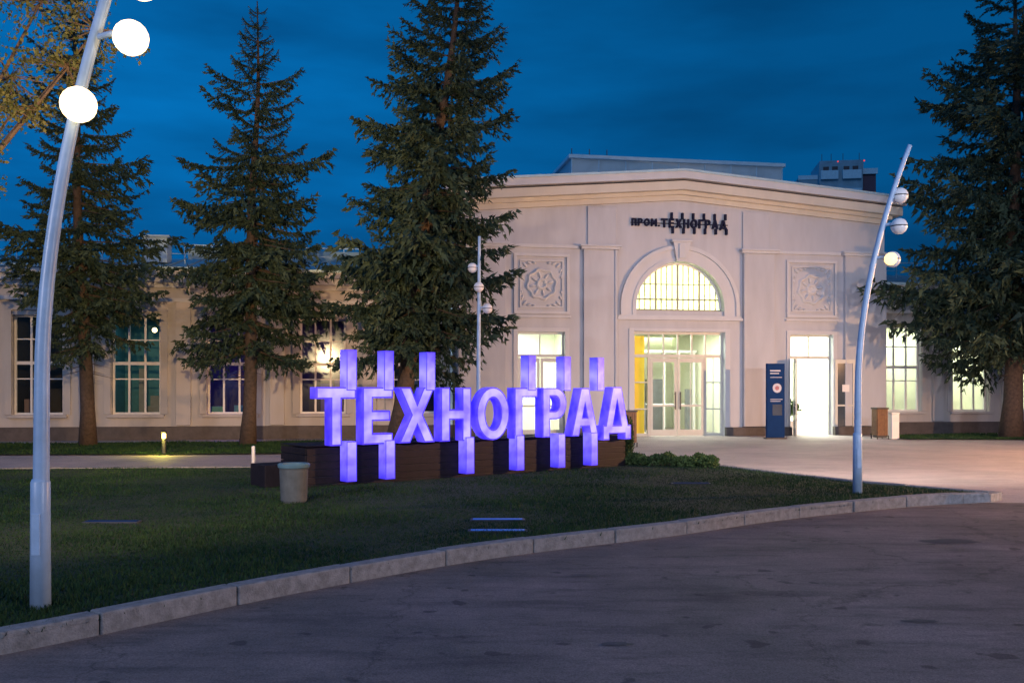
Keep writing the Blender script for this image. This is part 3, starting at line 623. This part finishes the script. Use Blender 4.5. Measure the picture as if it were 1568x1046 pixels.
# ---------------------------------------------------------------- street lamps
M_globe=emat('lit_globe',(1,.70,.34),4.0); M_goff=mat('unlit_globe',(.75,.75,.78),.3,var=.05); M_gwarm=emat('warm_lens',(1,.55,.16),4)
WARM=(1,.60,.26)
def lamp(x,y,z,lit=(0,0,0),mode=0,lean=.70,ry=0,targets=(),warm=WARM):
    e=empty('street_lamp',(x,y,z),ry)
    HT=4.84; zz=np.linspace(0,HT,24); pts=[]; rad=[]
    def off(h): t=max(0,h-1.5)/(HT-1.5); return lean*(t**1.85)
    for h in zz: pts.append((off(h)+.03*h/HT,0,h)); rad.append(.054-.022*(h/HT))
    tube('pole',pts,rad,M_pole,e,18); tube('base_sleeve',[(0,0,0),(0,0,.82),(0,0,.84)],[.064,.060,.052],M_pole,e,20)
    boxes('access_door',[(-.028,.028,-.066,-.055,.35,.62)],M_pole,e,.004)
    offs=[(.09,-.15),(.27,-.06),(.12,.16)]
    if mode==1: offs=[(.19,-.05),(0.0,-.17),(-.15,.05)]
    if mode==2: offs=[(.22,-.08),(.2,-.08),(.13,.05)]
    for i,h in enumerate((3.24,3.70,4.15)):
        ox,oy=offs[i]; px=off(h)+.03*h/HT; c=(px+ox,oy,h)
        m=(M_goff,M_globe,M_goff)[lit[i]]
        sphere('globe_%d'%i,.112,c,m,e,20)
        ln=math.hypot(ox,oy); tube('arm_%d'%i,[(px,0,h+.02),(px+ox*.5,oy*.5,h+.04),(px+ox*(1-.1/ln) if ln>.11 else px+ox*.3,oy*(1-.1/ln) if ln>.11 else oy*.3,h+.03)],[.02]*3,M_pole,e,8)
        if lit[i]!=1: lathe('head_band_%d'%i,[(.1135,-.008),(.115,0),(.1135,.008)],M_dark,e,loc=c)
        if lit[i]==2: sphere('warm_lens_%d'%i,.09,(c[0]-.03,c[1]-.04,c[2]-.0),M_gwarm,e,16)
    for j,(hh,tg,pw,an) in enumerate(targets):
        mw=Matrix.Translation((x,y,z))@Matrix.Rotation(ry,4,'Z'); t=mw.inverted()@Vector(tg)
        p=Vector((off(hh)+.15,0,hh)); d=(t-p).normalized(); p=p+d*.42
        light('lamp_beam_%d'%j,'SPOT',p,pw,warm,e,.12,t,an,.8)
    return e
lx,ly=G(62,930,.09)
lamp(lx,ly,.09,(1,1,1),0,targets=[(3.24,(-10.5,27,6.5),8500,68),(3.70,(-6,13,0),700,90)])
lx,ly=G(1313,755,.09); lamp(lx,ly,.09,(2,0,0),2,targets=[(3.24,(9,23,0),1700,105)],warm=(1,.78,.64))
lx,ly=G(732,704,.0); lamp(lx,ly,.09,(0,0,0),1,lean=.0)
lamp(18.5,16,0,(1,1,1),0,lean=-.6,targets=[(3.7,(12.5,18.5,0),11500,140)],warm=(1,.50,.20))
lamp(11,-3,0,(1,1,1),0,targets=[(4.1,(7,30,5),5600,50),(3.7,(2.5,5,0),2400,125)],warm=(.93,.90,1))  # unseen lamp added behind the camera to light the facade and road
lamp(-10,-2,.09,(1,1,1),0,targets=[(4.1,(1,30,4.5),3300,55),(3.7,(.5,2,0),900,115)],warm=(.95,.88,.95))  # second unseen lamp added behind the camera, fills facade and near ground

x,y=G(251,697); e=empty('bollard_light',(x,y,.03)); lathe('post',[(.05,0),(.05,.36),(.045,.37)],M_dark,e); lathe('lens',[(.04,.37),(.045,.38),(.045,.48),(.04,.49)],emat('bollard_lens',(1,.7,.2),6),e); lathe('cap',[(.06,.49),(.06,.52),(.02,.55)],M_dark,e)
light('bollard_glow','POINT',(0,-.12,.43),38,(1,.82,.10),e,.04)
x,y=G(388,720); e=empty('bollard_post',(x,y,0)); lathe('post',[(.035,0),(.035,.42),(.03,.46),(.01,.47)],M_frame,e); lathe('foot',[(.07,0),(.07,.02),(.04,.03)],M_dark,e)
x,y=G(450,769,.09); e=empty('litter_bin',(x,y,.09)); Mb=mat('bin_concrete',(.075,.09,.10),.7,var=.25,scale=8,bump=.3); Mbt=mat('bin_rim',(.09,.18,.24),.4,var=.1)
lathe('body',[(.155,0),(.165,.03),(.18,.42),(.185,.44)],Mb,e); lathe('rim',[(.185,.44),(.20,.45),(.205,.485),(.19,.50),(.15,.495),(.15,.46)],Mbt,e)
def sbin(px,py):
    x,y=G(px,py); e=empty('slatted_waste_bin',(x,y,0),TH); e.scale=(.72,.72,1)
    L=[]
    for k in range(6): L+=[(-.24+k*.082,-.17+k*.082,-.24,-.215,.12,.95),(-.24+k*.082,-.17+k*.082,.215,.24,.12,.95),(-.265,-.24,-.2+k*.07,-.14+k*.07,.12,.95),(.245,.27,-.2+k*.07,-.14+k*.07,.12,.95)]
    boxes('slats',L,M_wood,e,.004); boxes('frame',[(-.2,.22,-.2,.2,.05,.9),(-.28,.29,-.26,.26,.95,1.0),(-.28,-.24,-.26,-.22,0,.12),(.25,.29,-.26,-.22,0,.12),(-.28,-.24,.22,.26,0,.12),(.25,.29,.22,.26,0,.12)],M_dark,e,.004)
sbin(1347,672); sbin(962,684)
x,y=G(1368,672); e=empty('ashtray_post',(x,y,0),TH); boxes('post',[(-.13,.13,-.13,.13,0,.8)],M_white,e,.02); boxes('top',[(-.14,.14,-.14,.14,.8,.84),(-.08,.08,-.135,-.13,.55,.7)],M_frame,e,.008)
x,y=G(1187,672); e=empty('information_totem',(x,y,0),TH)
boxes('panel',[(-.3,.3,-.06,.06,.04,2.4)],M_navy,e,.015); boxes('foot',[(-.34,.34,-.12,.12,0,.04)],M_dark,e)
M_pp=mat('totem_print',(.4,.45,.6),.5,var=.1); M_red=mat('totem_red',(.3,.1,.16),.5)
lathe('badge',[(.15,0),(.15,.006)],M_pp,e,loc=(.03,-.066,1.62)).rotation_euler=(R(90),0,0); lathe('badge_core',[(.07,0),(.07,.008)],M_red,e,loc=(.03,-.068,1.62)).rotation_euler=(R(90),0,0)
boxes('print_lines',[(-.2,.15,-.064,-.061,2.15,2.19),(-.2,.1,-.064,-.061,2.07,2.1),(-.2,.2,-.064,-.061,1.95,1.97),(-.2,.22,-.064,-.061,1.25,1.27),(-.2,.15,-.064,-.061,1.19,1.21)],M_pp,e)
boxes('grey_inlay',[(-.12,.2,-.065,-.0605,.75,1.1)],mat('totem_grey',(.06,.08,.12),.7,spec=.1),e)

# ---------------------------------------------------------------- vegetation
def foliage(name,c0,c1):
    m,nt,b=newmat(name); ge=nt.nodes.new('ShaderNodeNewGeometry'); tc=nt.nodes.new('ShaderNodeTexCoord')
    n=nt.nodes.new('ShaderNodeTexNoise'); n.inputs['Scale'].default_value=1.3; n.inputs['Detail'].default_value=3; nt.links.new(tc.outputs['Object'],n.inputs['Vector'])
    a=nt.nodes.new('ShaderNodeMath'); a.operation='MULTIPLY_ADD'; a.inputs[1].default_value=.45; nt.links.new(ge.outputs['Random Per Island'],a.inputs[0])
    s_=nt.nodes.new('ShaderNodeMath'); s_.operation='SUBTRACT'; s_.inputs[1].default_value=.22; nt.links.new(n.outputs['Fac'],s_.inputs[0]); nt.links.new(s_.outputs[0],a.inputs[2])
    r=nt.nodes.new('ShaderNodeValToRGB'); r.color_ramp.elements[0].position=.3; r.color_ramp.elements[1].position=.75
    r.color_ramp.elements[0].color=(*c0,1); r.color_ramp.elements[1].color=(*c1,1); nt.links.new(a.outputs[0],r.inputs['Fac']); nt.links.new(r.outputs[0],b.inputs['Base Color'])
    b.inputs['Roughness'].default_value=.65; b.inputs['Specular IOR Level'].default_value=.2
    return m
M_needle=foliage('spruce_needles',(.012,.030,.025),(.055,.085,.052)); M_leaf=foliage('leaves',(.025,.04,.015),(.08,.08,.03)); M_hedge=foliage('hedge_leaves',(.025,.06,.02),(.08,.13,.04))
def unit(v): return v/np.linalg.norm(v,axis=-1,keepdims=True)
def branch_template(r):
    def ax(t): return np.array([t,0.05*math.sin(3*t),-.22*t+.30*t**2.4])
    pts=[];dirs=[]
    def strand(p0,d,L,n,dr):
        p=p0.copy(); d=d/np.linalg.norm(d); st=L/n
        for k in range(n):
            pts.append(p.copy()); dirs.append(d.copy()); p=p+d*st; d=d+np.array([0,0,-dr*st*(1 if k<n*.6 else -1.4)]); d/=np.linalg.norm(d)
    for k in range(24):
        t=.12+.88*k/24; pts.append(ax(t)); dirs.append(np.array([1,0,.15]))
    for k in range(14):
        t=.12+.84*k/14+r.uniform(-.015,.015)
        for sg in(-1,1):
            if r.random()<.12: continue
            L=(.38*(1-t)**.75+.07)*r.uniform(.5,1.2)*min(1,.45+t*2); a=R(r.uniform(38,65))
            strand(ax(t),np.array([math.cos(a),sg*math.sin(a),r.uniform(-.55,.1)]),L,max(2,int(L/.040)),2.4)
    P=np.array(pts); D=unit(np.array(dirs)); T=[]
    for rep in range(3):
        N=len(P); d=unit(D+r.normal(0,.45,(N,3))+np.array([0,0,-.15])); side=unit(np.cross(d,r.normal(0,1,(N,3)))); L=r.uniform(.045,.085,N)[:,None]; W=r.uniform(.011,.020,N)[:,None]
        o=P+r.normal(0,.009,(N,3)); T.append(np.stack([o-side*W,o+side*W,o+d*L],1))
    return np.concatenate(T)
TPL=[branch_template(np.random.default_rng(s_)) for s_ in range(8)]
def spruce(x,y,H,Rm,zb,lean,seed,nw=34,trunk=.2,power=.85,tw=1.0,drop=.12):
    r=np.random.default_rng(seed); e=empty('spruce_tree',(x,y,.03))
    def cx(h): return np.array([lean[0]*(h/H),lean[1]*(h/H),h])
    hs=np.linspace(0,H,14); tube('trunk',[tuple(cx(h)+np.array([.05*math.sin(h*.8),0.03*math.cos(h*1.3),0])) for h in hs],[max(.015,trunk*(1-h/H)**.8*(1.25 if h==0 else 1)) for h in hs],M_bark,e,12)
    out=[]; wood=[]; az0=0
    for wi in range(nw):
        t=(wi/nw)**.97; h0=zb+(H-zb)*t; q=1-t
        Lw=(Rm*(min(1,(t+.08)/.18)**.5)*(q**power)+.14)*r.uniform(.76,1.16)
        nb=int(5+5*q+r.integers(0,2)); az0+=r.uniform(.3,1.2)
        for bi in range(nb):
            if r.random()<drop: continue
            h=h0+r.uniform(-.13,.13)*(.4+q); L=Lw*r.uniform(.6,1.2)
            az=az0+bi*2*math.pi/nb+r.uniform(-.25,.25); pitch=R(-14+50*t**1.4+r.uniform(-8,8))
            tp=TPL[r.integers(0,8)]*np.array([L,L*tw*r.uniform(.75,1.1),L*1.1])
            roll=r.uniform(-.35,.35); c,s1=math.cos(roll),math.sin(roll); tp=tp@np.array([[1,0,0],[0,c,s1],[0,-s1,c]])
            c,s1=math.cos(pitch),math.sin(pitch); tp=tp@np.array([[c,0,s1],[0,1,0],[-s1,0,c]])
            c,s1=math.cos(az),math.sin(az); tp=tp@np.array([[c,s1,0],[-s1,c,0],[0,0,1]])
            out.append(tp+cx(h))
            d=np.array([math.cos(az)*math.cos(pitch),math.sin(az)*math.cos(pitch),math.sin(pitch)]); b0=cx(h); b1=b0+d*L*.8+np.array([0,0,-.06*L]); w_=.03*(q+.2)
            wood+= [np.array([b0+[0,0,w_],b0-[0,0,w_],b1]),np.array([b0+[-d[1]*w_,d[0]*w_,0],b0-[-d[1]*w_,d[0]*w_,0],b1])]
    for k in range(14):
        h=r.uniform(zb*.6,zb); az=r.uniform(0,6.28); L=r.uniform(.4,1.0); b0=cx(h); b1=b0+np.array([math.cos(az)*L,math.sin(az)*L,-.25*L]); wood.append(np.array([b0+[0,0,.015],b0-[0,0,.015],b1]))
    tris('needles',np.concatenate(out),M_needle,e); tris('branches',np.array(wood),M_bark,e)
spruce(-11.7,25.2,12.6,2.4,2.9,(-.45,0),11,nw=26,trunk=.2,power=.60,drop=.16)
spruce(-7.35,25.4,12.3,2.75,2.8,(.3,0),12,nw=24,trunk=.2,power=.74,drop=.20)
spruce(-2.95,23.0,13.4,3.0,2.9,(1.85,0),13,nw=32,trunk=.24,power=.62,drop=.10)
spruce(16.0,29.3,15.5,4.3,3.0,(.2,0),14,nw=27,trunk=.3,power=.48,drop=.18)

def leaftree(name,x,y,H,clumps,nleaf,ls,seed,m):
    r=np.random.default_rng(seed); e=empty(name,(x,y,.09)); tube('trunk',[(0,0,0),(.1,.02,H*.3),(.2,0,H*.55),(.35,0,H*.8)],[.16,.13,.1,.05],M_bark,e,12)
    T=[]; W=[]; k=0
    for (cx_,cy_,cz_,rr) in clumps:
        tube('limb_%d'%k,[(.15,0,H*.35),((cx_)*.5+.1,cy_*.5,(cz_+H*.35)*.5+.3),(cx_,cy_,cz_)],[.06,.04,.015],M_bark,e,8)
        cc=r.normal(0,.5,(26,3)); cc*= (rr/np.maximum(.8,np.linalg.norm(cc,axis=1)))[:,None]
        for j in range(26):
            b=np.array([cx_,cy_,cz_]); q=cc[j]; W+=[np.array([b+[0,0,.012],b-[0,0,.012],b+q*1.05]),np.array([b+[.012,0,0],b-[.012,0,0],b+q*1.05])]
        N=nleaf; P=cc[r.integers(0,26,N)]*r.uniform(.5,1.1,(N,1))+r.normal(0,rr*.10,(N,3))+[cx_,cy_,cz_]
        d=unit(r.normal(0,1,(N,3))+[0,0,-.4]); s_=unit(np.cross(d,r.normal(0,1,(N,3)))); l=r.uniform(.6,1.2,N)[:,None]*ls
        T.append(np.stack([P,P+d*l*.5+s_*l*.3,P+d*l],1)); T.append(np.stack([P,P+d*l,P+d*l*.5-s_*l*.3],1)); k+=1
    tris('leaves',np.concatenate(T),m,e); tris('twigs',np.array(W),M_bark,e)
leaftree('deciduous_tree',-9.6,14.0,7.5,[(.8,-.3,7.2,1.1),(1.8,.2,6.3,.9),(2.4,0,7.4,.9),(1.1,.3,5.0,.8),(2.9,-.2,6.3,.6),(3.2,.1,7.0,.7),(2.2,-.4,5.6,.5),(.2,0,6.2,1.0),(-.8,.5,6.5,1.2),(1.4,0,8.3,1.0)],650,.08,5,M_leaf)
def bush(name,pts,hz,wd,N,ls,m):
    e=empty(name,(pts[0][0],pts[0][1],.09)); A=np.array(pts[0]); Bp=np.array(pts[1])-A; r=np.random.default_rng(9)
    t=r.random(N); L=np.linalg.norm(Bp); d0=Bp/L; n0=np.array([-d0[1],d0[0]]); o=r.normal(0,wd*.4,N); hh=hz*(1+.18*np.sin(t*17)+.1*np.sin(t*41))*r.random(N)**.5*np.clip(1-(o/wd)**2*.6,0.2,1)
    P=np.c_[t[:,None]*Bp+o[:,None]*n0,hh]; d=unit(r.normal(0,1,(N,3))+[0,0,.6]); s_=unit(np.cross(d,r.normal(0,1,(N,3)))); l=ls*r.uniform(.6,1.3,N)[:,None]
    T=[np.stack([P,P+d*l*.5+s_*l*.3,P+d*l],1),np.stack([P,P+d*l,P+d*l*.5-s_*l*.3],1)]; tris('foliage',np.concatenate(T),m,e)
    st=[]
    for k in range(60):
        q=r.random(); p=q*Bp+n0*r.normal(0,wd*.3); st.append(np.array([[p[0]-.006,p[1],0],[p[0]+.006,p[1],0],[p[0]+r.normal(0,.05),p[1],hz*.9]]))
    tris('stems',np.array(st),M_bark,e)
bush('hedge',[(2.15,17.75),(3.85,17.1)],.20,.25,9000,.045,M_hedge)
bush('shrub',[(2.25,18.6),(2.45,18.6)],.75,.16,2500,.05,M_hedge)
bx_=Matrix.Translation((C0[0],C0[1],0))@Matrix.Rotation(TH,4,'Z'); p=bx_@Vector((4.25,.6,0))
e=empty('potted_plant',(p.x,p.y,.01)); lathe('pot',[(.13,0),(.17,.45),(.18,.47),(.15,.47)],M_white,e)
r=np.random.default_rng(4); N=260; P=r.normal(0,.13,(N,3))+[0,0,.85]; d=unit(P-[0,0,.6]); s_=unit(np.cross(d,r.normal(0,1,(N,3)))); l=.16
tris('leaves',np.concatenate([np.stack([P,P+d*l*.5+s_*l*.25,P+d*l],1),np.stack([P,P+d*l,P+d*l*.5-s_*l*.25],1)]),M_hedge,e); tube('stem',[(0,0,.4),(.02,0,.85)],[.015,.01],M_bark,e,6)
